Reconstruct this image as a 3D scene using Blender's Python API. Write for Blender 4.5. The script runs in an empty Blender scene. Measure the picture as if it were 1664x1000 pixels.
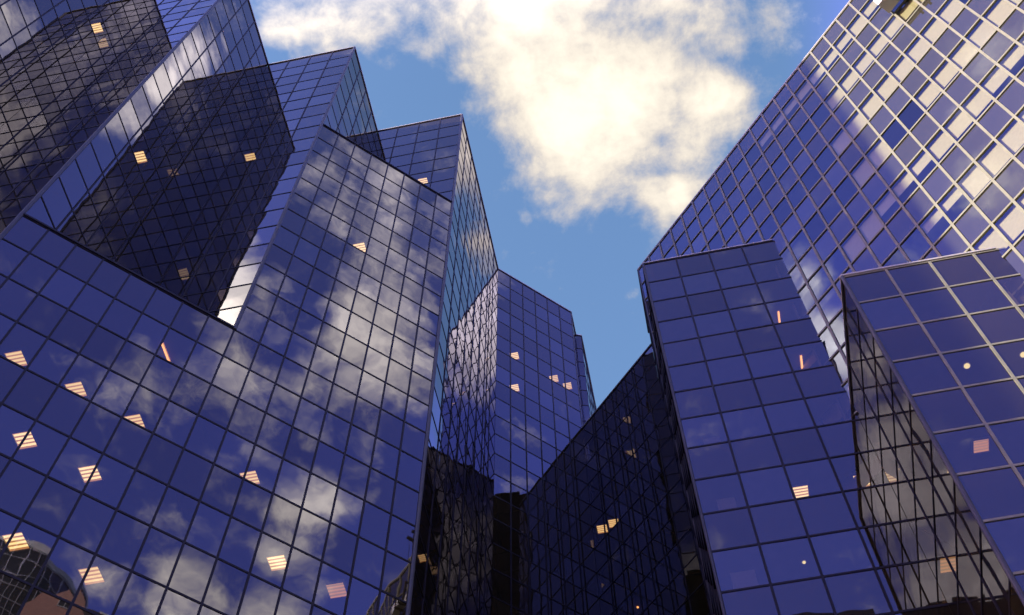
import bpy, bmesh, math, random
from mathutils import Vector
from mathutils.bvhtree import BVHTree
random.seed(7)
S = bpy.context.scene
COL = S.collection

# ------------------------------------------------------------------ module
PW = 1.44                      # panel width in metres: the plan is laid out in panels
HR = 1.2964809693164          # height of one pane row, in panels
Z0 = 38.75                     # height of row 0 above the pavement
def W(x, y, row=0.0):          # plan position (panels) and pane row -> metres
    return Vector((x*PW, y*PW, Z0 + row*HR*PW))

# ------------------------------------------------------------------ camera
FPX, YAW, PITCH, ROLL = 1915.26, -0.19600653, 1.08514284, -0.00517657
CAMP = Vector((9.572590611*PW, -12.58060162*PW, Z0 - 25.8002351*PW))
fw = Vector((math.sin(YAW)*math.cos(PITCH), math.cos(YAW)*math.cos(PITCH), math.sin(PITCH)))
rt = Vector((math.cos(YAW), -math.sin(YAW), 0)); up = rt.cross(fw)
R_ = rt*math.cos(ROLL) + up*math.sin(ROLL); U_ = -rt*math.sin(ROLL) + up*math.cos(ROLL)
cam = bpy.data.cameras.new('camera'); co = bpy.data.objects.new('camera', cam); COL.objects.link(co)
from mathutils import Matrix
m = Matrix((R_, U_, -fw)).transposed().to_4x4(); m.translation = CAMP; co.matrix_world = m
cam.sensor_width = 36; cam.lens = 36*FPX/1664; cam.clip_start = .1; cam.clip_end = 5000
S.camera = co

# ------------------------------------------------------------------ sun and sky
SUN_EL = math.radians(13.0)
sx, sy = -1.0, -0.455                                   # towards the sun, in plan
sl = math.hypot(sx, sy); sx /= sl; sy /= sl
sd = Vector((sx*math.cos(SUN_EL), sy*math.cos(SUN_EL), math.sin(SUN_EL)))
sun = bpy.data.lights.new('sun', 'SUN'); so = bpy.data.objects.new('sun', sun); COL.objects.link(so)
sun.energy = 5.0; sun.angle = math.radians(.5); sun.color = (1, .92, .78)
so.rotation_euler = (-sd).to_track_quat('-Z', 'Y').to_euler(); so.location = (0, -60, 150)

world = bpy.data.worlds.new('World'); S.world = world; world.use_nodes = True
NT = world.node_tree; NT.nodes.clear()
def N(t, **k):
    n = NT.nodes.new(t)
    for a, b in k.items(): setattr(n, a, b)
    return n
def plug(sock, v):
    if isinstance(v, bpy.types.NodeSocket): NT.links.new(v, sock)
    elif v is not None: sock.default_value = v
def MA(op, a, b=None, c=None, clamp=False):
    n = N('ShaderNodeMath', operation=op, use_clamp=clamp)
    plug(n.inputs[0], a); plug(n.inputs[1], b)
    if c is not None: plug(n.inputs[2], c)
    return n.outputs[0]
def VM(op, a, b=None, out=0):
    n = N('ShaderNodeVectorMath', operation=op); plug(n.inputs[0], a)
    if b is not None: plug(n.inputs[1], b)
    return n.outputs[out]
def MIX(f, a, b):
    n = N('ShaderNodeMix', data_type='RGBA'); plug(n.inputs[0], f); plug(n.inputs[6], a); plug(n.inputs[7], b)
    return n.outputs[2]
DEBUG = None
sky = N('ShaderNodeTexSky', sky_type='NISHITA', sun_disc=False)
sky.sun_elevation = SUN_EL; sky.sun_rotation = math.atan2(sx, sy); sky.altitude = 50; sky.air_density = 1; sky.dust_density = .6; sky.ozone_density = 3
dirv = N('ShaderNodeTexCoord').outputs['Generated']
sep = N('ShaderNodeSeparateXYZ'); plug(sep.inputs[0], dirv)
zz = MA('MAXIMUM', sep.outputs[2], .06)
px = MA('DIVIDE', sep.outputs[0], zz); py = MA('DIVIDE', sep.outputs[1], zz)
cmb = N('ShaderNodeCombineXYZ'); plug(cmb.inputs[0], px); plug(cmb.inputs[1], py)
P = cmb.outputs[0]
SKY_ZENITH, SKY_DEEP, SKY_PALE = (2.05, 1.55, 1.9, 1), (2.35, 1.6, 3.85, 1), (1.52, 1.45, 1.42, 1)
# clouds on a layer overhead, placed by (x, y) = direction / height; the same sky is mirrored in every wall
BLOBS = [(.005, .325, .095, 1.35), (-.15, .20, .06, .95), (-.07, .205, .07, 1.05), (.02, .385, .062, 1.1), (.054, .434, .038, 1.1), (.075, .387, .045, 1.0), (.035, .40, .05, 1.0), (-.035, .31, .05, .85), (.06, .33, .06, .9), (.0, .20, .1, 1.1), (-.037, .24, .075, 1.1), (-.114, .218, .058, .85),
 (-.188, .214, .045, .85), (-.235, .205, .033, .8), (.11, .30, .06, .85), (.10, .36, .055, .95), (-.15, .265, .016, .62), (-.046, .4, .026, .62), (-.066, .425, .012, .5),
 (-.07, .275, .045, .72), (.07, .26, .07, .9), (-.02, .15, .12, 1.0), (-.2, .15, .07, .8), (.13, .235, .045, .65),
 # seen in the big slanting wall
 (.352, -.223, .065, 0.83), (.373, -.177, .055, 0.76), (.42, -.19, .05, 0.67), (.50, -.245, .068, 1.16), (.575, -.235, .062, 1.04), (.547, -.30, .05, 0.92), (.53, -.355, .045, 0.81), (.535, -.455, .055, 0.88),
 (.563, -.51, .045, 0.76), (.717, -.377, .055, 1.10), (.75, -.42, .04, 1.04), (.80, -.53, .065, 1.10), (.632, -.551, .03, 0.67), (.78, -.60, .05, 0.85), (.84, -.45, .06, 0.98), (.654, -.141, .025, 0.61),
 (.41, -.19, .11, 0.55), (.54, -.33, .15, 0.51), (.75, -.45, .15, 0.55), (.30, -.02, .01, 0.73), (.40, -.25, .035, 0.73), (.62, -.33, .03, 0.73),
 # seen in the narrow side walls facing right
 (.40, .257, .036, 1.1), (.36, .237, .036, 1.15), (.325, .219, .03, .95), (.29, .20, .035, .6), (.10, .345, .045, 1.2), (.105, .47, .03, .7), (.113, .449, .025, .8), (.44, .31, .02, .55), (.17, .30, .03, .7),
 # seen in the walls facing the street, and in the right tower
 (-.38, -.47, .06, 1.9), (-.33, -.41, .03, 1.1), (-.35, -.435, .04, 1.5), (-.56, -.175, .04, 1.15), (-.63, -.2, .06, 1.7), (-.60, -.19, .04, 1.4), (-.531, -.287, .033, .7), (-.50, -.36, .05, .8), (-.36, -.35, .05, .66), (-.33, -.27, .03, .55), (-.42, -.33, .03, .6),
 (-.23, -.64, .07, 1.2), (-.25, -.80, .1, 1.5), (-.33, -.93, .1, 1.4), (-.31, -.74, .06, 1.2), (.50, .15, .06, 1.2), (.54, .145, .07, 1.35), (.58, .155, .045, 1.1),
 (-.248, .734, .09, .85), (-.28, .86, .1, .95), (-.3, 1.0, .12, .9), (-.2, .62, .05, .6), (.9, -.1, .15, .7), (-.9, -.5, .3, .8), (.2, -1.3, .3, .7), (-.2, 1.4, .3, .7), (1.4, .5, .4, .7)]
warp = N('ShaderNodeTexNoise', noise_dimensions='2D'); plug(warp.inputs['Vector'], P); warp.inputs['Scale'].default_value = 7; warp.inputs['Detail'].default_value = 4
wv = VM('SCALE', VM('SUBTRACT', warp.outputs['Color'], (.5, .5, .5))); plug(wv.node.inputs['Scale'], MA('MULTIPLY_ADD', MA('LESS_THAN', py, .1), .05, .05))
PWV = VM('ADD', P, wv)
B = None
for bx, by, br, bs in BLOBS:
    mr = N('ShaderNodeMapRange', interpolation_type='SMOOTHSTEP'); plug(mr.inputs['Value'], VM('DISTANCE', PWV, (bx, by, 0), out=1))
    mr.inputs['From Min'].default_value = 0; mr.inputs['From Max'].default_value = br*1.75; mr.inputs['To Min'].default_value = bs; mr.inputs['To Max'].default_value = 0
    B = mr.outputs[0] if B is None else MA('SMOOTH_MAX', B, mr.outputs[0], .15)
fb = N('ShaderNodeTexNoise', noise_dimensions='2D'); plug(fb.inputs['Vector'], P); fb.inputs['Scale'].default_value = 12; fb.inputs['Detail'].default_value = 9; fb.inputs['Roughness'].default_value = .6; fb.inputs['Distortion'].default_value = .12
f2 = N('ShaderNodeTexNoise', noise_dimensions='2D'); plug(f2.inputs['Vector'], PWV); f2.inputs['Scale'].default_value = 48; f2.inputs['Detail'].default_value = 6; f2.inputs['Roughness'].default_value = .65
B = MA('ADD', B, MA('MULTIPLY', MA('SUBTRACT', f2.outputs[0], .5), .42))
dn = MA('ADD', B, MA('MULTIPLY', MA('SUBTRACT', fb.outputs[0], .5), MA('MULTIPLY_ADD', MA('GREATER_THAN', py, .12), -.4, 1.8)))
gr = N('ShaderNodeMapRange', interpolation_type='SMOOTHSTEP'); plug(gr.inputs['Value'], py); gr.inputs['From Min'].default_value = -.15; gr.inputs['From Max'].default_value = .3
gx = N('ShaderNodeMapRange', interpolation_type='SMOOTHSTEP'); plug(gx.inputs['Value'], px); gx.inputs['From Min'].default_value = .17; gx.inputs['From Max'].default_value = .26; gx.inputs['To Min'].default_value = 1; gx.inputs['To Max'].default_value = .12
gr0 = MA('MULTIPLY', gr.outputs[0], gx.outputs[0])
cl = N('ShaderNodeMapRange', interpolation_type='SMOOTHSTEP'); plug(cl.inputs['Value'], dn); cl.inputs['From Min'].default_value = .3; plug(cl.inputs['From Max'], MA('MULTIPLY_ADD', gr0, -.3, 1.25))
dens = cl.outputs[0]
thick = N('ShaderNodeMapRange', interpolation_type='SMOOTHSTEP'); plug(thick.inputs['Value'], dn); thick.inputs['From Min'].default_value = .6; thick.inputs['From Max'].default_value = 1.5
core = N('ShaderNodeMapRange', interpolation_type='SMOOTHSTEP'); plug(core.inputs['Value'], dn); core.inputs['From Min'].default_value = 1.35; core.inputs['From Max'].default_value = 2.1
ccol = VM('MULTIPLY', MIX(thick.outputs[0], (2.6, 2.35, 2.1, 1), (4.3, 3.9, 3.2, 1)), MIX(gr0, MIX(core.outputs[0], (4.1, 4.2, 4.9, 1), (8.2, 8.2, 8.8, 1)), (1, 1, 1, 1)))
# the clear sky: deep violet blue away from the sun's glow, paler to the north
rd = N('ShaderNodeMapRange', interpolation_type='SMOOTHSTEP'); plug(rd.inputs['Value'], VM('LENGTH', P, out=1)); rd.inputs['From Min'].default_value = .2; rd.inputs['From Max'].default_value = .72; dp = MIX(rd.outputs[0], SKY_ZENITH, SKY_DEEP)
skyc = VM('MULTIPLY', sky.outputs[0], MIX(gr0, dp, SKY_PALE))
SKYCOL = MIX(dens, skyc, ccol)

bg = N('ShaderNodeBackground'); out = N('ShaderNodeOutputWorld')
import os
if os.environ.get('DBG'):
    d = N('ShaderNodeCombineXYZ'); plug(d.inputs[0], MA('MULTIPLY_ADD', px, .25, .5)); plug(d.inputs[1], MA('MULTIPLY_ADD', py, .25, .5)); d.inputs[2].default_value = 1
    plug(bg.inputs[0], d.outputs[0]); bg.inputs[1].default_value = 1
else:
    plug(bg.inputs[0], SKYCOL); bg.inputs[1].default_value = .15
NT.links.new(bg.outputs[0], out.inputs[0])
S.view_settings.view_transform = 'Standard'; S.view_settings.look = 'None'; S.view_settings.exposure = 1.0; S.view_settings.gamma = 1
S.cycles.max_bounces = 14; S.cycles.glossy_bounces = 9; S.cycles.transparent_max_bounces = 16; S.cycles.diffuse_bounces = 3
S.cycles.caustics_reflective = False; S.cycles.caustics_refractive = False

# ------------------------------------------------------------------ materials
def mat(name, col, rough=.6, metal=0.0, spec=.5, noise=0.0, nscale=1.0, bump=0.0):
    m = bpy.data.materials.new(name); m.use_nodes = True; nt = m.node_tree; b = nt.nodes['Principled BSDF']
    b.inputs['Base Color'].default_value = (*col, 1); b.inputs['Roughness'].default_value = rough
    b.inputs['Metallic'].default_value = metal; b.inputs['Specular IOR Level'].default_value = spec
    if noise:
        tc = nt.nodes.new('ShaderNodeTexCoord'); n = nt.nodes.new('ShaderNodeTexNoise'); n.inputs['Scale'].default_value = nscale; n.inputs['Detail'].default_value = 5
        nt.links.new(tc.outputs['Object'], n.inputs[0])
        r = nt.nodes.new('ShaderNodeMapRange'); r.inputs['From Min'].default_value = .3; r.inputs['From Max'].default_value = .7
        r.inputs['To Min'].default_value = 1-noise; r.inputs['To Max'].default_value = 1+noise
        nt.links.new(n.outputs[0], r.inputs[0])
        v = nt.nodes.new('ShaderNodeVectorMath'); v.operation = 'SCALE'; v.inputs[0].default_value = col
        nt.links.new(r.outputs[0], v.inputs['Scale']); nt.links.new(v.outputs[0], b.inputs['Base Color'])
        if bump:
            u = nt.nodes.new('ShaderNodeBump'); u.inputs['Strength'].default_value = bump; u.inputs['Distance'].default_value = .02
            nt.links.new(n.outputs[0], u.inputs['Height']); nt.links.new(u.outputs[0], b.inputs['Normal'])
    return m
def emit(name, col, s):
    m = bpy.data.materials.new(name); m.use_nodes = True; nt = m.node_tree; nt.nodes.clear()
    e = nt.nodes.new('ShaderNodeEmission'); o = nt.nodes.new('ShaderNodeOutputMaterial'); e.inputs[0].default_value = (*col, 1); e.inputs[1].default_value = s
    nt.links.new(e.outputs[0], o.inputs[0]); return m
def glass(name, ior, tint, graze, vision, trans=(.33, .29, .27), body=(.03, .02, .045)):
    """coated curtain-wall glass: a tinted mirror by Fresnel over a see-through or a painted back"""
    m = bpy.data.materials.new(name); m.use_nodes = True; nt = m.node_tree; nt.nodes.clear(); L = nt.links.new
    o = nt.nodes.new('ShaderNodeOutputMaterial'); mx = nt.nodes.new('ShaderNodeMixShader'); R0 = ((ior-1)/(ior+1))**2; lf = nt.nodes.new('ShaderNodeLayerWeight'); lf.inputs[0].default_value = .5
    pw = nt.nodes.new('ShaderNodeMath'); pw.operation = 'POWER'; L(lf.outputs['Facing'], pw.inputs[0]); pw.inputs[1].default_value = 5
    fr = nt.nodes.new('ShaderNodeMath'); fr.operation = 'MULTIPLY_ADD'; L(pw.outputs[0], fr.inputs[0]); fr.inputs[1].default_value = 1-R0; fr.inputs[2].default_value = R0
    tc = nt.nodes.new('ShaderNodeTexCoord'); nz = nt.nodes.new('ShaderNodeTexNoise'); nz.inputs['Scale'].default_value = .9; nz.inputs['Detail'].default_value = 1
    L(tc.outputs['Object'], nz.inputs[0]); bp = nt.nodes.new('ShaderNodeBump'); bp.inputs['Strength'].default_value = 1; bp.inputs['Distance'].default_value = .0022
    L(nz.outputs[0], bp.inputs['Height'])
    geo = nt.nodes.new('ShaderNodeNewGeometry'); oi = nt.nodes.new('ShaderNodeObjectInfo'); sm = nt.nodes.new('ShaderNodeMath'); sm.operation = 'ADD'; L(geo.outputs['Random Per Island'], sm.inputs[0]); L(oi.outputs['Random'], sm.inputs[1])
    fc = nt.nodes.new('ShaderNodeMath'); fc.operation = 'FRACT'; L(sm.outputs[0], fc.inputs[0]); vr = nt.nodes.new('ShaderNodeMapRange'); L(fc.outputs[0], vr.inputs[0]); vr.inputs['To Min'].default_value = .86; vr.inputs['To Max'].default_value = 1.06
    fv = nt.nodes.new('ShaderNodeMath'); fv.operation = 'MULTIPLY'; fv.use_clamp = True; L(fr.outputs[0], fv.inputs[0]); L(vr.outputs[0], fv.inputs[1])
    g = nt.nodes.new('ShaderNodeBsdfGlossy'); g.inputs['Roughness'].default_value = .012
    cm = nt.nodes.new('ShaderNodeMix'); cm.data_type = 'RGBA'; cm.inputs[6].default_value = (*tint, 1); cm.inputs[7].default_value = (*graze, 1)
    lw = nt.nodes.new('ShaderNodeLayerWeight'); lw.inputs[0].default_value = .5
    mr = nt.nodes.new('ShaderNodeMapRange'); mr.inputs['From Min'].default_value = .6; mr.inputs['From Max'].default_value = .97
    L(lw.outputs['Facing'], mr.inputs[0]); L(mr.outputs[0], cm.inputs[0]); L(cm.outputs[2], g.inputs[0]); L(bp.outputs[0], g.inputs['Normal'])
    df = nt.nodes.new('ShaderNodeBsdfDiffuse')
    n2 = nt.nodes.new('ShaderNodeTexNoise'); n2.inputs['Scale'].default_value = .35; n2.inputs['Detail'].default_value = 2; L(tc.outputs['Object'], n2.inputs[0])
    v = nt.nodes.new('ShaderNodeVectorMath'); v.operation = 'SCALE'; v.inputs[0].default_value = body
    r2 = nt.nodes.new('ShaderNodeMapRange'); r2.inputs['To Min'].default_value = .5; r2.inputs['To Max'].default_value = 1.5; L(n2.outputs[0], r2.inputs[0]); L(r2.outputs[0], v.inputs['Scale']); L(v.outputs[0], df.inputs[0])
    if vision:
        t = nt.nodes.new('ShaderNodeBsdfTransparent'); t.inputs[0].default_value = (*trans, 1)
        m2 = nt.nodes.new('ShaderNodeAddShader'); df2 = v
        L(t.outputs[0], m2.inputs[0]); L(df.outputs[0], m2.inputs[1]); under = m2.outputs[0]
    else: under = df.outputs[0]
    L(fv.outputs[0], mx.inputs[0]); L(under, mx.inputs[1]); L(g.outputs[0], mx.inputs[2]); L(mx.outputs[0], o.inputs[0])
    return m
TINT = (.80, .77, .80)
G_VIS = glass('blue_vision_glass', 1.95, TINT, (.86, .82, .96), True, body=(.019, .014, .004))
G_SPA = glass('blue_spandrel_glass', 1.83, TINT, (.86, .82, .96), False, body=(.026, .019, .006))
T_VIS = glass('clearer_vision_glass', 1.85, (.76, .80, 1.0), (.88, .84, 1), True, trans=(.8, .8, .72), body=(.003, .003, .002))
T_SPA = glass('grey_spandrel_glass', 1.85, (.76, .80, 1.0), (.88, .84, 1), False, body=(.04, .036, .022))
M_MUL = mat('shaded_aluminium_mullion', (.015, .011, .011), .6, 0, .2, .25, 2)  # same aluminium as the grey mullions, with shade put into its colour
M_ALU = mat('grey_aluminium_mullion', (.22, .21, .14), .6, 0, .1, .12, 2)
M_COP = mat('pale_coping_metal', (.4, .37, .3), .5, 0, .3, .1, 3)
M_POST = mat('grey_corner_metal', (.055, .05, .045), .5, 0, .3, .15, 2)
M_DARK = mat('dark_interior', (.03, .024, .018), .9, 0, .2, .3, .5)
M_SLAB = mat('ceiling_tile', (.11, .09, .06), .9, 0, .2, .15, 2)
M_ROOF = mat('roof_gravel', (.12, .11, .11), .95, 0, .2, .3, 6)
M_BLIND = mat('cream_blind_fabric', (.38, .35, .2), .85, 0, .2, .06, 8)
M_LIT = emit('fluorescent_light', (1, .78, .36), 2.0)
M_HOUS = mat('fixture_white_enamel', (.6, .55, .5), .5)

# ------------------------------------------------------------------ mesh helpers
class MB:
    def __init__(s): s.v = []; s.f = []
    def poly(s, pts):
        i = len(s.v); s.v += [tuple(p) for p in pts]; s.f.append(tuple(range(i, i+len(pts))))
    def obox(s, o, a, b, c):
        """box from a corner o and three edge vectors"""
        o, a, b, c = map(Vector, (o, a, b, c)); i = len(s.v)
        s.v += [tuple(o+x*a+y*b+z*c) for z in (0, 1) for y in (0, 1) for x in (0, 1)]
        q = [(0, 2, 3, 1), (4, 5, 7, 6), (0, 1, 5, 4), (2, 6, 7, 3), (0, 4, 6, 2), (1, 3, 7, 5)]
        if a.cross(b).dot(c) < 0: q = [t[::-1] for t in q]
        s.f += [tuple(i+k for k in t) for t in q]
    def box(s, x0, y0, z0, x1, y1, z1): s.obox((x0, y0, z0), (x1-x0, 0, 0), (0, y1-y0, 0), (0, 0, z1-z0))
    def bar(s, p, q, w, d, upv=(0, 0, 1)):
        p, q = Vector(p), Vector(q); t = (q-p).normalized(); u = Vector(upv); n = t.cross(u)
        if n.length < 1e-4: n = t.cross(Vector((1, 0, 0)))
        n.normalize(); u = n.cross(t); s.obox(p-n*w/2-u*d/2, q-p, n*w, u*d)
    def prism(s, pts, z0, z1):
        """pts anticlockwise in plan, metres"""
        n = len(pts); i = len(s.v); s.v += [(x, y, z0) for x, y in pts]+[(x, y, z1) for x, y in pts]
        s.f += [tuple(range(i+n-1, i-1, -1)), tuple(range(i+n, i+2*n))]+[(i+k, i+(k+1) % n, i+n+(k+1) % n, i+n+k) for k in range(n)]
    def build(s, name, material, parent=None, smooth=False, loc=None):
        me = bpy.data.meshes.new(name)
        o0 = Vector(loc) if loc is not None else (Vector(s.v[0]) if s.v else Vector())
        me.from_pydata([tuple(Vector(v)-o0) for v in s.v], [], s.f); me.materials.append(material)
        if smooth:
            for p in me.polygons: p.use_smooth = True
        o = bpy.data.objects.new(name, me); COL.objects.link(o); o.location = o0
        if parent is not None:
            o.parent = parent; o.location = o0 - worldloc(parent)
        return o
def worldloc(o):
    v = o.location.copy()
    return v if o.parent is None else v + worldloc(o.parent)
def thing(name, label, cat, loc, group=None):
    o = bpy.data.objects.new(name, None); COL.objects.link(o); o.location = loc; o['label'] = label; o['category'] = cat
    o.empty_display_size = .5
    if group: o['group'] = group
    return o
def inpoly(pts): return [(x*PW, y*PW) for x, y in pts]

# ------------------------------------------------------------------ curtain walls
FACES = []       # (quad corners) for the visibility test
PANES = []       # (thing, wall, corner list, material)
MASK = {}
def wall(root, A, B, ncol, top, bottom, label=None, mats=None, mul=None, phase=0.0, mw=.068, md=.024, name='curtain_wall', first=False):
    """A->B in plan with the outside on the right-hand side; rows counted from the top downward"""
    mats = mats or (G_SPA, G_VIS); mul = mul or M_MUL
    a, b = Vector((A[0], A[1], 0)), Vector((B[0], B[1], 0)); d = (b-a); L = d.length*PW; t = d.normalized(); n = Vector((t.y, -t.x, 0))
    nrow = int(round(top-bottom)); mb = MB(); base = W(A[0], A[1], top)
    step = L/ncol; hm = HR*PW
    for j in range(ncol+1):
        if 0 < j < ncol or (first and j == 0):
            p = base + t*(j*step-mw/2) - n*.03
            mb.obox(p, t*mw, n*(md+.03), Vector((0, 0, -nrow*hm)))
    for k in range(nrow+1):
        p = base + Vector((0, 0, -k*hm-mw/2)) - n*.028
        mb.obox(p, t*L, n*(md-.006+.028), Vector((0, 0, mw)))
    w = mb.build(name, mul, root, loc=base)
    if label: w['label'] = label
    FACES.append([base, base+t*L, base+t*L+Vector((0, 0, -nrow*hm)), base+Vector((0, 0, -nrow*hm))])
    for k in range(nrow):
        spa = (k + phase) % 2 < 1
        for j in range(ncol):
            o = base + t*(j*step+.01) + Vector((0, 0, -(k+1)*hm+.01)); PANES.append((root, w, o, t*(step-.02), Vector((0, 0, hm-.02)), n, mats[0] if spa else mats[1]))
    return w
def post(root, x, y, top, bottom, s=.16, m=None):
    mb = MB(); c = W(x, y, top); z0 = W(0, 0, bottom).z
    ph = math.pi/8
    pts = [(c.x+s/2*math.cos(i*math.pi/4+ph), c.y+s/2*math.sin(i*math.pi/4+ph)) for i in range(8)]
    mb.prism(pts, z0, c.z+.03); return mb.build('corner_post', m or M_POST, root)
def coping(root, pts, top, w=.12, mt=None):
    mb = MB()
    for (x0, y0), (x1, y1) in zip(pts, pts[1:]):
        p, q = W(x0, y0, top), W(x1, y1, top); t = (q-p).normalized(); n = Vector((t.y, -t.x, 0))
        mb.obox(p - t*.02 + n*.062 - n*(w+.1) + Vector((0, 0, .036)), (q-p)+t*.04, n*(w+.1), Vector((0, 0, .09)))
    return mb.build('coping', mt or M_COP, root)
def interior(root, slabpoly, corepoly, top, bottom, phase_top=1.0):
    """roof, one floor slab a storey hidden behind the spandrel row, and the dark core"""
    mb = MB(); hm = HR*PW
    k = 0
    zt = W(0, 0, top).z; zb = W(0, 0, bottom).z
    while True:
        z1 = zt - .02 - 2*k*hm; z0 = z1 - hm + .06
        if z0 < zb: break
        mb.prism(inpoly(slabpoly), z0, z1-.35 if k else z1-.05); k += 1
    mb.build('floor_slab', M_SLAB, root)
    c = MB(); c.prism(inpoly(corepoly), zb, zt-.2); c.build('building_core', M_DARK, root)

#BUILD#
GB = -20.0
# ---- stepped tower at the left
towerL = thing('stepped_glass_tower', 'blue mirror-glass tower with sawtooth plan and stepped corners filling the left half', 'glass tower', W(0, 4, -20.75))
AZ = 20
wall(towerL, (-16, -12), (-12, -12), 4, AZ, GB); wall(towerL, (-12, -12), (-12, -8), 4, AZ, GB)
wall(towerL, (-12, -8), (-8, -8), 4, AZ, GB, 'left end wall cut by the picture edge'); wall(towerL, (-8, -8), (-8, -4), 4, AZ, GB)
wall(towerL, (-8, -4), (-4, -4), 4, AZ, GB, 'upper left wall full of dark reflections'); wall(towerL, (-4, -4), (-4, 0), 4, AZ, 0, 'narrow side wall mirroring bright cloud')
wall(towerL, (-4, 0), (0, 0), 4, AZ, 0, 'wall with the dark reflection and bright strip'); wall(towerL, (0, 0), (0, 4), 4, AZ, 12)
wall(towerL, (0, 4), (4, 4), 4, AZ, 12, 'short wall under the flat roof beside the sky'); wall(towerL, (4, 4), (4, 12), 8, AZ, GB, 'side wall mirroring the centre block as a warped grid')
wall(towerL, (-4, -4), (0, 0), 8, 0, GB, 'lower slanting wall with reflected clouds')
wall(towerL, (0, 0), (4, 4), 8, 12, GB, 'taller slanting wall with reflected clouds', first=True)
for x, y, b_ in ((-12, -12, GB), (-8, -8, GB), (-4, -4, GB), (0, 0, 0), (4, 4, GB)): post(towerL, x, y, 20, b_)
coping(towerL, [(-16, -12), (-12, -12), (-12, -8), (-8, -8), (-8, -4), (-4, -4), (-4, 0), (0, 0), (0, 4), (4, 4), (4, 12)], 20)
coping(towerL, [(-4, -4), (0, 0)], 0, .02, M_MUL); coping(towerL, [(0, 0), (4, 4)], 12, .02, M_MUL)
e = .06
interior(towerL, [(-16, -12+e), (-12-e, -12+e), (-12-e, -8+e), (-8-e, -8+e), (-8-e, -4+e), (-4-e, -4+e), (-4-e, e), (-e, e), (-e, 4+e), (4-e, 4+e), (4-e, 12), (4-e, 19.9), (-16, 19.9)],
         [(-16, -10), (2.4, 8.4), (2.4, 12.5), (4.0, 13.5), (4.0, 20), (-16, 20)], 20, GB)
# the filled-in notches carry slabs of their own
mbn = MB(); hm = HR*PW
for k in range(0, 21):
    z1 = Z0 + 12*hm - .02 - 2*k*hm; z0 = z1 - hm + .06
    if z0 < 1: break
    mbn.prism(inpoly([(e, e*2.5), (4-e*2.5, 4-e), (4-e*2.5, 4), (e, 4)]), z0, z1-(.35 if k else .05))
    if k >= 6: mbn.prism(inpoly([(-4+e, -4+e*2.5), (-e*2.5, -e), (-e*2.5, 0), (-4+e, 0)]), z0, z1-(.35 if k > 6 else .05))
mbn.build('floor_slab', M_SLAB, towerL)
# ---- centre block
blockI = thing('centre_glass_block', 'narrow blue glass block in the centre with lit windows, roof sloping to the right', 'office block', W(5.5, 15, -20.75))
wall(blockI, (4, 12), (7.07, 15.07), 6, AZ, GB, 'front wall with four lit windows'); wall(blockI, (7.07, 15.07), (7.07, 16.4), 1, AZ, GB, 'bright narrow side wall')
wall(blockI, (7.07, 16.4), (7.34, 16.5), 1, AZ, GB); wall(blockI, (7.34, 16.5), (7.34, 25.5), 9, AZ, GB, 'pale slim wall at the back')
post(blockI, 7.07, 15.07, 20, 12, .08); coping(blockI, [(4, 12), (7.07, 15.07), (7.07, 16.4), (7.34, 16.5), (7.34, 25.5)], 20)
interior(blockI, [(4+e, 12+e*3), (7.07-e, 15.07+e), (7.07-e, 16.5), (7.34-e, 16.6), (7.34-e, 25.4), (4.1, 25.4)], [(4.02, 13.5), (5.8, 15.5), (5.8, 25), (4.02, 25)], 20, GB)
# ---- dark link
link = thing('dark_link_block', 'low dark glass link in shade between centre block and right tower', 'office block', W(8.8, 13.4, -20.75))
wall(link, (7.07, 15.07), (10.5, 11.64), 7, 12, GB); coping(link, [(7.07, 15.07), (10.5, 11.64)], 12)
interior(link, [(7.07+e*3, 15.07+e), (10.5, 11.64+e*2), (10.5, 19), (7.07+e*3, 19)], [(7.14, 16.6), (10.5, 13.2), (10.5, 19), (7.14, 19)], 12, GB)
# ---- right tower
TM = 12.7717
towerM = thing('tall_right_tower', 'tall glass tower at the right, sunlit white window frames and cream blinds', 'glass tower', W(15, 8, -20.75))
NM = 46
for j0, j1, dn_, lb in ((0, 8, 7, 'front wall above the flat front block'), (8, 15, 14, 'front wall, partly sunlit'), (15, NM, 33, 'front wall, fully sunlit')):
    wall(towerM, (10.5+j0*.5, 8.72-j0*.5), (10.5+j1*.5, 8.72-j1*.5), j1-j0, TM, TM-dn_, lb, (T_SPA, T_VIS), M_ALU, mw=.1, md=.05, first=j0 > 0)
wall(towerM, (10.5, 11.64), (10.5, 8.72), 3, TM, TM-33)
post(towerM, 10.5, 8.72, TM, GB, .1); coping(towerM, [(10.5, 11.64), (10.5, 8.72), (10.5+NM*.5, 8.72-NM*.5)], TM)
ex, ey = 10.5+NM*.5, 8.72-NM*.5
interior(towerM, [(10.5+e, 8.72+e*3), (ex, ey+e*3), (ex+6, ey+6), (16.5, 16), (10.5+e, 16)], [(12.0, 9.4), (ex, ey+2.2), (ex+6, ey+7), (16, 18), (10.6, 18), (10.6, 12.6), (12.0, 12.6)], TM, TM-33)
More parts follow.
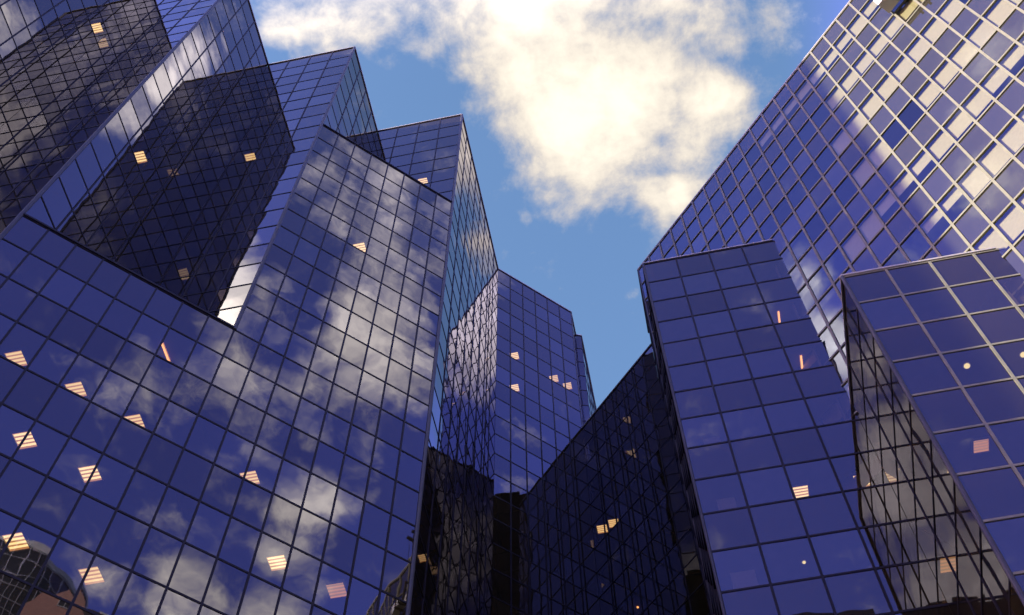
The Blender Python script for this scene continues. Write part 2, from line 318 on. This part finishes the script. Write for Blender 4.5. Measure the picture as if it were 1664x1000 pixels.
# ---- lower block in front of it
TL = 6.551
blockL = thing('flat_front_block', 'flat-topped blue glass block standing before the right tower, orange light tubes inside', 'office block', W(12.5, 5.5, -20.75))
wall(blockL, (10.514, 4.497), (14.742, 4.497), 4, TL, TL-26, 'front wall with lit ceiling lamps', mw=.08); wall(blockL, (10.514, 8.70), (10.514, 4.497), 4, TL, TL-26, 'shaded side wall seen edge on', md=.07)
post(blockL, 10.514, 4.497, TL, TL-26, .12); coping(blockL, [(10.514, 8.7), (10.514, 4.497), (14.68, 4.497)], TL, .05)
interior(blockL, [(10.514+e, 4.497+e), (14.7, 4.497+e), (14.66, 4.6), (10.6, 8.6)], [(11.9, 5.9), (13.3, 5.9), (11.9, 7.2)], TL, TL-26)
TN = -.934
blockN = thing('near_right_block', 'nearest glass block at the right edge with large panes and round lamps inside', 'office block', W(17, 3, -20.75))
wall(blockN, (14.742, .919), (18.742, .919), 4, TN, TN-19, 'front wall with sunlit frames', mul=M_ALU, mw=.085, md=.03); wall(blockN, (14.742, 4.497), (14.742, .919), 3, TN, TN-19, 'side wall full of cloud reflections')
post(blockN, 14.742, .919, TN, TN-19, .14); coping(blockN, [(14.742, 4.497), (14.742, .919), (18.26, .919)], TN, .05)
interior(blockN, [(14.742+e, .919+e), (18.1, .919+e), (14.85, 4.2)], [(16.0, 2.2), (16.8, 2.2), (16.0, 3.0)], TN, TN-19)

# ------------------------------------------------------------------ panes
bvh = BVHTree.FromPolygons([tuple(c) for q in FACES for c in q], [tuple(range(i*4, i*4+4)) for i in range(len(FACES))])
def project(p):
    d = p-CAMP; z = d.dot(fw)
    if z < .1: return None
    return FPX*d.dot(R_)/z/832, FPX*d.dot(U_)/z/500
def score(o, a, b):
    c = o+a/2+b/2; q = [project(p) for p in (o, o+a, o+a+b, o+b)]
    if None in q: return 0
    pc = project(c)
    if abs(pc[0]) > 1.03 or abs(pc[1]) > 1.03: return 0
    h = bvh.ray_cast(CAMP, (c-CAMP).normalized())
    if h[3] is None or abs(h[3]-(c-CAMP).length) > .3: return 0
    return abs(sum(q[i][0]*q[(i+1) % 4][1]-q[(i+1) % 4][0]*q[i][1] for i in range(4)))
SUB = 4
def pane(mb, o, a, b, n):
    """glass sheet with the slight pillow and tilt real panes have"""
    k = random.gauss(.0006, .0016); ta = random.gauss(0, .0022); tb = random.gauss(0, .0022); i0 = len(mb.v)
    k2 = random.gauss(0, .0006)
    for j in range(SUB+1):
        for i in range(SUB+1):
            u, v = i/SUB*2-1, j/SUB*2-1
            z = k*(1-u*u)*(1-v*v) + (ta*u + tb*v)*.5 + k2*u*v
            mb.v.append(tuple(o + a*(i/SUB) + b*(j/SUB) + n*z))
    for j in range(SUB):
        for i in range(SUB):
            q = i0+j*(SUB+1)+i; mb.f.append((q, q+1, q+SUB+2, q+SUB+1))
for root in (towerL, blockI, link, towerM, blockL, blockN):
    L_ = sorted(((score(p[2], p[3], p[4]), i) for i, p in enumerate(PANES) if p[0] is root), reverse=True)
    big = [i for s, i in L_[:98] if s > 0]; bs = set(big)
    for i in big:
        _, w_, o_, a_, b_, n_, mt = PANES[i]; mb = MB(); pane(mb, o_, a_, b_, n_); mb.build('window_pane', mt, w_, True)
    rest = {}
    for s, i in L_:
        if i in bs: continue
        _, w_, o_, a_, b_, n_, mt = PANES[i]; pane(rest.setdefault(mt.name, (MB(), mt))[0], o_, a_, b_, n_)
    mb = MB(); me_m = []
    allm = list(rest.values())
    if allm:
        big_mb = MB(); idx = []
        for q, (r_, mt) in enumerate(allm):
            off = len(big_mb.v); big_mb.v += r_.v; big_mb.f += [tuple(off+k for k in f) for f in r_.f]; idx += [q]*len(r_.f)
        ob = big_mb.build('window_pane', allm[0][1], root, True); ob['kind'] = 'stuff'
        for r_, mt in allm[1:]: ob.data.materials.append(mt)
        ob.data.polygons.foreach_set('material_index', idx)
# ------------------------------------------------------------------ lit ceiling lamps behind the glass
def louvre_lamp(x, y, row, label, s=.66, dim=0, group='louvred ceiling lamps lit behind the glass'):
    c = W(x, y, row); c.z += -.005
    t = thing('ceiling_lamp', label, 'ceiling lamp', c, group); h = s/2; z = c.z
    m_ = MB()
    for x0, y0, x1, y1 in ((-h, -h, h, -h+.03), (-h, h-.03, h, h), (-h, -h+.03, -h+.03, h-.03), (h-.03, -h+.03, h, h-.03)):
        m_.box(c.x+x0, c.y+y0, z-.09, c.x+x1, c.y+y1, z)
    m_.box(c.x-h+.03, c.y-h+.03, z-.03, c.x+h-.03, c.y+h-.03, z-.02)
    m_.build('housing', M_HOUS, t)
    l = MB(); v = MB()
    for k in range(4):
        a = -h+.05+k*(s-.1)/4
        l.box(c.x-h+.04, c.y+a+.01, z-.06, c.x+h-.04, c.y+a+(s-.1)/4-.035, z-.035)
    l.build('light_tube', (M_LIT, M_MID, M_DIM)[dim], t)
    for k in range(5):
        a = -h+.035+k*(s-.1)/4
        v.box(c.x-h+.032, c.y+a, z-.085, c.x+h-.032, c.y+a+.02, z-.04)
    v.build('louvre', M_LOUVRE_GLOW, t)
def tube_lamp(x, y, row, label):
    c = W(x, y, row); t = thing('tube_lamp', label, 'light tube', c, 'single light tubes behind the glass')
    m_ = MB(); m_.bar((c.x, c.y-.4, c.z-.02), (c.x, c.y+.4, c.z-.02), .12, .04); m_.build('housing', M_HOUS, t)
    l = MB()
    a = Vector((c.x, c.y-.38, c.z-.09)); nn = 10
    for j in (0, 1):
        for k in range(nn): l.v.append((a.x+.035*math.cos(k*2*math.pi/nn), a.y+j*.76, a.z+.035*math.sin(k*2*math.pi/nn)))
    for k in range(nn): l.f.append((k, (k+1) % nn, nn+(k+1) % nn, nn+k))
    l.build('light_tube', M_WARM, t)
def spot_lamp(x, y, row, label, r=.085, m=None):
    c = W(x, y, row); t = thing('round_lamp', label, 'round lamp', c, 'small round lamps behind the glass')
    for nm, rr, z0, z1, mt in (('rim', r+.03, -.03, 0, M_HOUS), ('lens', r, -.06, -.031, m or M_SPOT)):
        q = MB(); q.prism([(c.x+rr*math.cos(k*math.pi/8), c.y+rr*math.sin(k*math.pi/8)) for k in range(16)], c.z+z0, c.z+z1); q.build(nm, mt, t)
M_LOUVRE_GLOW = emit('lit_louvre', (1, .48, .18), .8)  # slats emit a glow in place of the tubes' light falling on them
M_MID = emit('soft_fluorescent_light', (1, .74, .3), 1.5)
M_DIM = emit('dim_fluorescent_light', (1, .6, .25), .45)
M_WARM = emit('orange_tube_light', (1, .45, .12), 2.6)
M_SPOT = emit('pale_round_light', (1, .85, .35), 1.5)
for x, y, r, lb in [
 (-3.36, -2.15, -2.97, 'square louvred lamp at the far left edge, upper lamp row of the lower slanting wall'),
 (-2.39, -1.16, -2.97, 'square louvred lamp half cut by a frame, second in the upper lamp row'),
 (-1.43, -.11, -2.97, 'square louvred lamp in pale reflected cloud, third from left in the upper lamp row'),
 (-2.38, -1.62, -4.97, 'whole louvred lamp near the left edge, seen across a vertical frame, left of two alike'),
 (-1.42, -.60, -4.97, 'whole louvred lamp seen across a vertical frame, right of two alike at lower left'),
 (.61, 1.86, -2.97, 'louvred lamp clipped by a frame below the middle of the big slanting wall'),
 (1.59, 2.34, -4.97, 'brightest whole louvred lamp, bottom centre of the big slanting wall'),
 (2.60, 3.31, -4.97, 'dim reddish louvred lamp near the bottom right corner of the slanting wall'),
 (-1.78, -1.07, -6.97, 'louvred lamp over the reflected round tower at bottom left'),
 (-.74, -.06, -6.97, 'small clipped louvred lamp right of the reflected brick gable'),
 (1.57, 2.34, 7.03, 'lone louvred lamp high in the taller slanting wall, among grey cloud'),
 (-4.37, -2.08, 7.03, 'bright louvred lamp in the dark reflection left of the bright glass strip'),
 (-2.55, .32, 11.03, 'small louvred lamp in the dark shade under the second flat roof'),
 (-8.31, -4.3, 15.03, 'orange-yellow lamp in the dark upper left wall'),
 (2.51, 4.41, 15.03, 'louvred lamp under the third flat roof, just above the slanting edge'),
 (4.54, 13.25, 15.03, 'upper left lamp of the centre block, in the pane by its corner'),
 (4.52, 13.31, 13.03, 'lower left lamp of the centre block, right below another lamp'),
 (6.04, 14.76, 15.03, 'right-hand lamp of the centre block, half clipped by a frame'),
 (6.57, 15.26, 15.03, 'smallest lamp at the right edge of the centre block'),
 (12.95, 5.34, -2.42, 'square louvred lamp low in the flat front block'),
 (14.39, 5.29, -2.42, 'glowing orange louvred lamp at the corner between the two right-hand blocks'),
 (15.65, 1.37, -5.90, 'dim rounded louvred lamp in the near right block'),
 (15.0, 4.1, -5.90, 'tall thin lamp at the bottom of the cloudy side wall'),
 (7.88, 15.07, 7.03, 'right one of the two yellow lamps in the dark link block'),
 (7.42, 15.25, 7.03, 'left one of the two yellow lamps in the dark link block')]:
    louvre_lamp(x, y, r, lb, .46 if 'near right' in lb else .6, 2 if ('dim' in lb or 'faint' in lb or 'cloudy side' in lb) else 1 if ('small' in lb or 'clipped' in lb or 'upper lamp row' in lb or 'link' in lb) else 0)
tube_lamp(14.05, 5.11, 3.58, 'upper orange light tube in the flat front block')
tube_lamp(14.14, 5.11, 1.58, 'lower and longer orange light tube in the flat front block')
tube_lamp(-1.32, -.36, -.97, 'orange light tube glowing alone in the lower slanting wall')
spot_lamp(16.28, 1.33, -3.90, 'round lamp in the near right block, left of two')
spot_lamp(17.41, 1.29, -3.90, 'round lamp at the right edge of the picture')
spot_lamp(12.48, 5.2, -4.42, 'tiny white lamp at the foot of the flat front block', .05)
spot_lamp(8.35, 14.56, 3.03, 'tiny orange lamp low in the dark link block', .05, M_WARM)
# ------------------------------------------------------------------ roller blinds of the right tower
hm = HR*PW; t2 = Vector((1, -1, 0)).normalized(); n2 = Vector((-1, -1, 0)).normalized()
frac = {0: .5, 1: .62, 2: .72, 3: .8, 4: .55, 5: .45, 6: .6, 7: .35}
rb = random.Random(4)
for st in range(0, 9):
    j = 6
    while j < 36:
        run = rb.choice((1, 2, 2, 3)); f_ = frac.get(st, .5) + rb.choice((0, 0, 0, .12, -.12, .3))
        if rb.random() < .1 or (j < 13 and rb.random() < .75): j += run; continue
        f_ = max(.18, min(.97, f_))
        top_ = W(10.5+j*.5, 8.72-j*.5, TM-(2*st+1)); wd = run*.5*math.sqrt(2)*PW
        q = MB(); q.obox(top_ - n2*.16 + t2*.04 + Vector((0, 0, -.02)), t2*(wd-.08), -n2*.012, Vector((0, 0, -hm*f_)))
        q.build('blind', M_BLIND, towerM)
        j += run
# office blinds in the flat front block
for i, (st, j, f0, f1, fr) in enumerate(((3, 0, .45, .85, .45), (4, 0, .4, .8, .55), (5, 0, .3, .8, .6))):
    k = 2*st+1; a = W(10.514, 4.497, TL-k-1) + Vector(((j+f0)*4.228/4*PW, .35, .05))
    q = MB(); q.obox(a, Vector(((f1-f0)*PW*1.05, 0, 0)), Vector((0, .03, 0)), Vector((0, 0, hm*fr))); q.build('partition', M_BLIND, blockL)
# ------------------------------------------------------------------ window washing cradle hung from the right tower
gc = W(19.95, -.73, 9.72) + n2*.25
gd = thing('window_washing_cradle', 'white window-washing cradle with black stirrups hanging on the right tower at the top edge', 'cradle', gc)
LG = 2.3; z = Vector((0, 0, 1))
a0 = gc
q = MB(); q.obox(a0, t2*LG, n2*.7, z*.06); q.build('platform', M_HOUS, gd)
q = MB()
for o_ in (a0, a0+n2*.66):                                   # solid side panels, a long slot left open in each
    q.obox(o_+z*.06, t2*LG, n2*.04, z*.3); q.obox(o_+z*.62, t2*LG, n2*.04, z*.2)
    for s_, e_ in ((0, .5), (1.25, 1.75), (LG-.5, LG)): q.obox(o_+t2*s_+z*.36, t2*(e_-s_), n2*.04, z*.26)
for o_ in (a0+n2*.04, a0+n2*.04+t2*(LG-.04)): q.obox(o_+z*.06, t2*.04, n2*.62, z*.76)
q.build('side_panel', mat('white_enamel', (.75, .72, .66), .4), gd)
for s_ in (.9, LG-.9):
    q = MB(); p0 = a0+t2*s_
    q.bar(p0-n2*.06-z*.05, p0-n2*.06+z*1.9, .09, .09, t2); q.bar(p0+n2*.78-z*.05, p0+n2*.78+z*1.9, .09, .09, t2); q.bar(p0-n2*.1+z*1.9, p0+n2*.82+z*1.9, .09, .09); q.bar(p0-n2*.1-z*.05, p0+n2*.82-z*.05, .12, .1)
    q.obox(p0-t2*.2+n2*.25+z*.9, t2*.4, n2*.3, z*.5); q.build('stirrup', M_DARK, gd)
    topz = W(0, 0, TM).z
    q = MB(); c0 = p0+n2*.36+z*1.95; q.bar(c0, Vector((c0.x, c0.y, topz+.8)), .025, .025); q.build('cable', M_DARK, gd)
    q = MB(); e0 = Vector((c0.x, c0.y, topz+.85)); q.bar(e0+n2*.15, e0-n2*2.2, .14, .2); q.bar(e0-n2*2.1, e0-n2*2.1-z*.9, .14, .14, t2); q.bar(e0-n2*1.1, e0-n2*1.1-z*.9, .14, .14, t2); q.build('roof_arm', M_DARK, gd)
# ------------------------------------------------------------------ the other side of the street, seen only as reflections
def brickmat():
    m = mat('red_brick', (.34, .15, .1), .85); nt = m.node_tree; b = nt.nodes['Principled BSDF']; bt = nt.nodes.new('ShaderNodeTexBrick'); tc = nt.nodes.new('ShaderNodeTexCoord')
    bt.inputs['Scale'].default_value = 3; bt.inputs['Color1'].default_value = (.56, .29, .2, 1); bt.inputs['Color2'].default_value = (.48, .23, .16, 1); bt.inputs['Mortar'].default_value = (.35, .28, .24, 1)
    mp = nt.nodes.new('ShaderNodeMapping'); mp.inputs['Rotation'].default_value = (math.pi/2, 0, 0)
    nt.links.new(tc.outputs['Object'], mp.inputs[0]); nt.links.new(mp.outputs[0], bt.inputs[0]); nt.links.new(bt.outputs[0], b.inputs['Base Color']); return m
M_BRICK = brickmat(); M_PALE = mat('pale_stone', (.62, .62, .56), .8, 0, .3, .12, 1)
M_GRID = mat('pale_window_frame', (.6, .6, .62), .5); M_SLATE = mat('dark_slate', (.06, .055, .06), .7, 0, .3, .2, 2)
M_RGL = mat('black_tower_glass', (.03, .03, .04), .12, 0, .7)
# round tower
cx, cy, r, H = 92.6, -91.2, 12.0, 24.6+118*math.tan(math.radians(46.0))
t = thing('round_office_tower', 'dark round gridded tower mirrored at the bottom left of the slanting wall', 'office tower', (cx, cy, 0))
NS = 64
circ = lambda rr: [(cx+rr*math.cos(k*2*math.pi/NS), cy+rr*math.sin(k*2*math.pi/NS)) for k in range(NS)]
q = MB(); q.prism(circ(r), 0, H); q.build('glass_drum', M_RGL, t)
q = MB(); q.prism(circ(r+.18), H, H+.8); q.build('roof_band', M_PALE, t)
q = MB()
for k in range(0, NS, 1):
    a = k*2*math.pi/NS; d_ = Vector((math.cos(a), math.sin(a), 0)); s_ = Vector((-d_.y, d_.x, 0)); q.obox(Vector((cx, cy, 0))+d_*(r-.02)-s_*.04, s_*.08, d_*.1, (0, 0, H))
for k in range(0, 14):
    zz_ = H-.1-(13-k)*2.6
    if zz_ > H: break
    p_ = circ(r+.07); n_ = len(p_)
    for i in range(n_):
        A_, B_ = Vector((*p_[i], zz_)), Vector((*p_[(i+1) % n_], zz_)); q.bar(A_, B_, .1, .1)
q.build('window_frame', M_GRID, t)
q = MB(); q.prism([(cx+7*math.cos(k*2*math.pi/NS)-1.5, cy+7*math.sin(k*2*math.pi/NS)-1) for k in range(NS)], H+.8, H+2.6); q.build('rooftop_drum', M_PALE, t)
# brick gable house
def aim(D, az, off=(-1.2, -1.2)): return Vector((off[0]+D*math.sin(math.radians(az)), off[1]+D*math.cos(math.radians(az)), 0))
c = aim(104, 130.0); u = Vector((math.cos(math.radians(41.2+8)), math.sin(math.radians(41.2+8)), 0)); n_ = Vector((u.y, -u.x, 0)); pk = 24.6+104*math.tan(math.radians(45.15))
t = thing('brick_gable_building', 'red brick gabled building mirrored at the bottom left corner', 'brick building', c)
hw = 4.8; q = MB(); sh_ = pk-6.5
pts = [c-u*hw, c+u*hw]
prof = [(-hw, 0), (hw, 0), (hw, sh_-3), (hw-.5, sh_-3), (hw-.5, sh_), (0, pk), (-hw+.5, sh_), (-hw+.5, sh_-3), (-hw, sh_-3)]
i0 = len(prof); A_ = [c+u*x+Vector((0, 0, zc)) for x, zc in prof]; B_ = [p+n_*8 for p in A_]
q.v = [tuple(p) for p in A_+B_]; q.f = [tuple(range(i0-1, -1, -1)), tuple(range(i0, 2*i0))]+[(k, (k+1) % i0, i0+(k+1) % i0, i0+k) for k in range(i0)]
q.build('brick_wall', M_BRICK, t)
q = MB()
for s_ in (-1, 1):
    q.poly([c+u*(s_*(hw-.3))+Vector((0, 0, sh_-.1+.06))+n_*.2, Vector((c.x, c.y, pk+.06))+n_*.2, Vector((c.x, c.y, pk+.06))+n_*8, c+u*(s_*(hw-.3))+Vector((0, 0, sh_-.1+.06))+n_*8])
q.build('slate_roof', M_SLATE, t)
q = MB(); q.obox(c-u*.75-n_*.04+Vector((0, 0, pk-5.4)), u*1.5, n_*.03, Vector((0, 0, 2.2))); q.build('window', M_RGL, t)
q = MB()
for a_, b_, w_, h_ in ((-.85, pk-5.5, 1.7, .12), (-.85, pk-3.2, 1.7, .12), (-.85, pk-5.38, .1, 2.18), (.75, pk-5.38, .1, 2.18), (-.04, pk-5.38, .08, 2.18)): q.obox(c+u*a_-n_*.1+Vector((0, 0, b_)), u*w_, n_*.06, Vector((0, 0, h_)))
q.build('window_frame', M_PALE, t)
# dark block with a pale rooftop hut
c = aim(112, 126.8); z1 = 24.6+112*math.tan(math.radians(44.0))
t = thing('dark_street_block', 'dark flat-roofed block with a pale rooftop hut, mirrored at the foot of the slanting wall', 'office block', c)
q = MB(); q.obox(c-u*4.5, u*8, n_*9, (0, 0, z1)); q.build('wall', M_SLATE, t)
q = MB(); q.obox(c-u*1.2+n_*.5+Vector((0, 0, z1)), u*1.7, n_*2, (0, 0, .9)); q.obox(c-u*3.6+n_*.8+Vector((0, 0, z1)), u*1.5, n_*2, (0, 0, .5)); q.build('rooftop_hut', M_PALE, t)
q = MB()
for k in range(10):
    for j in range(6): q.obox(c-u*4.1+u*(j*1.3)-n_*.03+Vector((0, 0, z1-4-k*3.4)), u*.8, n_*.02, (0, 0, 1.8))
q.build('window', M_RGL, t)
# long dark office slab to the south and a slim one beside it
def slab(x0, x1, y0, y1, z1, label, seed):
    t = thing('dark_office_slab', label, 'office block', ((x0+x1)/2, y1, 0)); r_ = random.Random(seed)
    q = MB(); q.box(x0, y0, 0, x1, y1, z1); q.build('wall', M_SLATE, t)
    q = MB(); x = x0+1
    while x < x1-2.5:
        w_ = r_.uniform(1, 3.2); h_ = r_.uniform(.3, 1.6); q.box(x, y1-r_.uniform(3, 4), z1+.002, x+w_, y1-r_.uniform(.3, 1.2), z1+h_); x += w_+r_.uniform(.4, 5)
    q.build('rooftop_plant', M_SLATE, t)
    q = MB(); x = x0+.6
    while x < x1-1.4:
        for k in range(1, 24):
            q.box(x, y1+.002, z1-k*3.6, x+1.1, y1+.03, z1-k*3.6+2.0)
        x += 1.7
    q.build('window', M_RGL, t)
slab(-40, 8, -90, -66, 101.5, 'long dark office slab mirrored at the foot of the cloudy side wall', 3)
slab(23, 35, -88, -64, 99.8, 'slim dark office slab mirrored at the foot of the flat front block', 5)

# ------------------------------------------------------------------ ground
g = MB(); g.poly([(-1500, -1500, 0), (1500, -1500, 0), (1500, 1500, 0), (-1500, 1500, 0)])
go = g.build('pavement', mat('grey_paving', (.16, .15, .145), .8, 0, .3, .2, .6)); go['kind'] = 'structure'
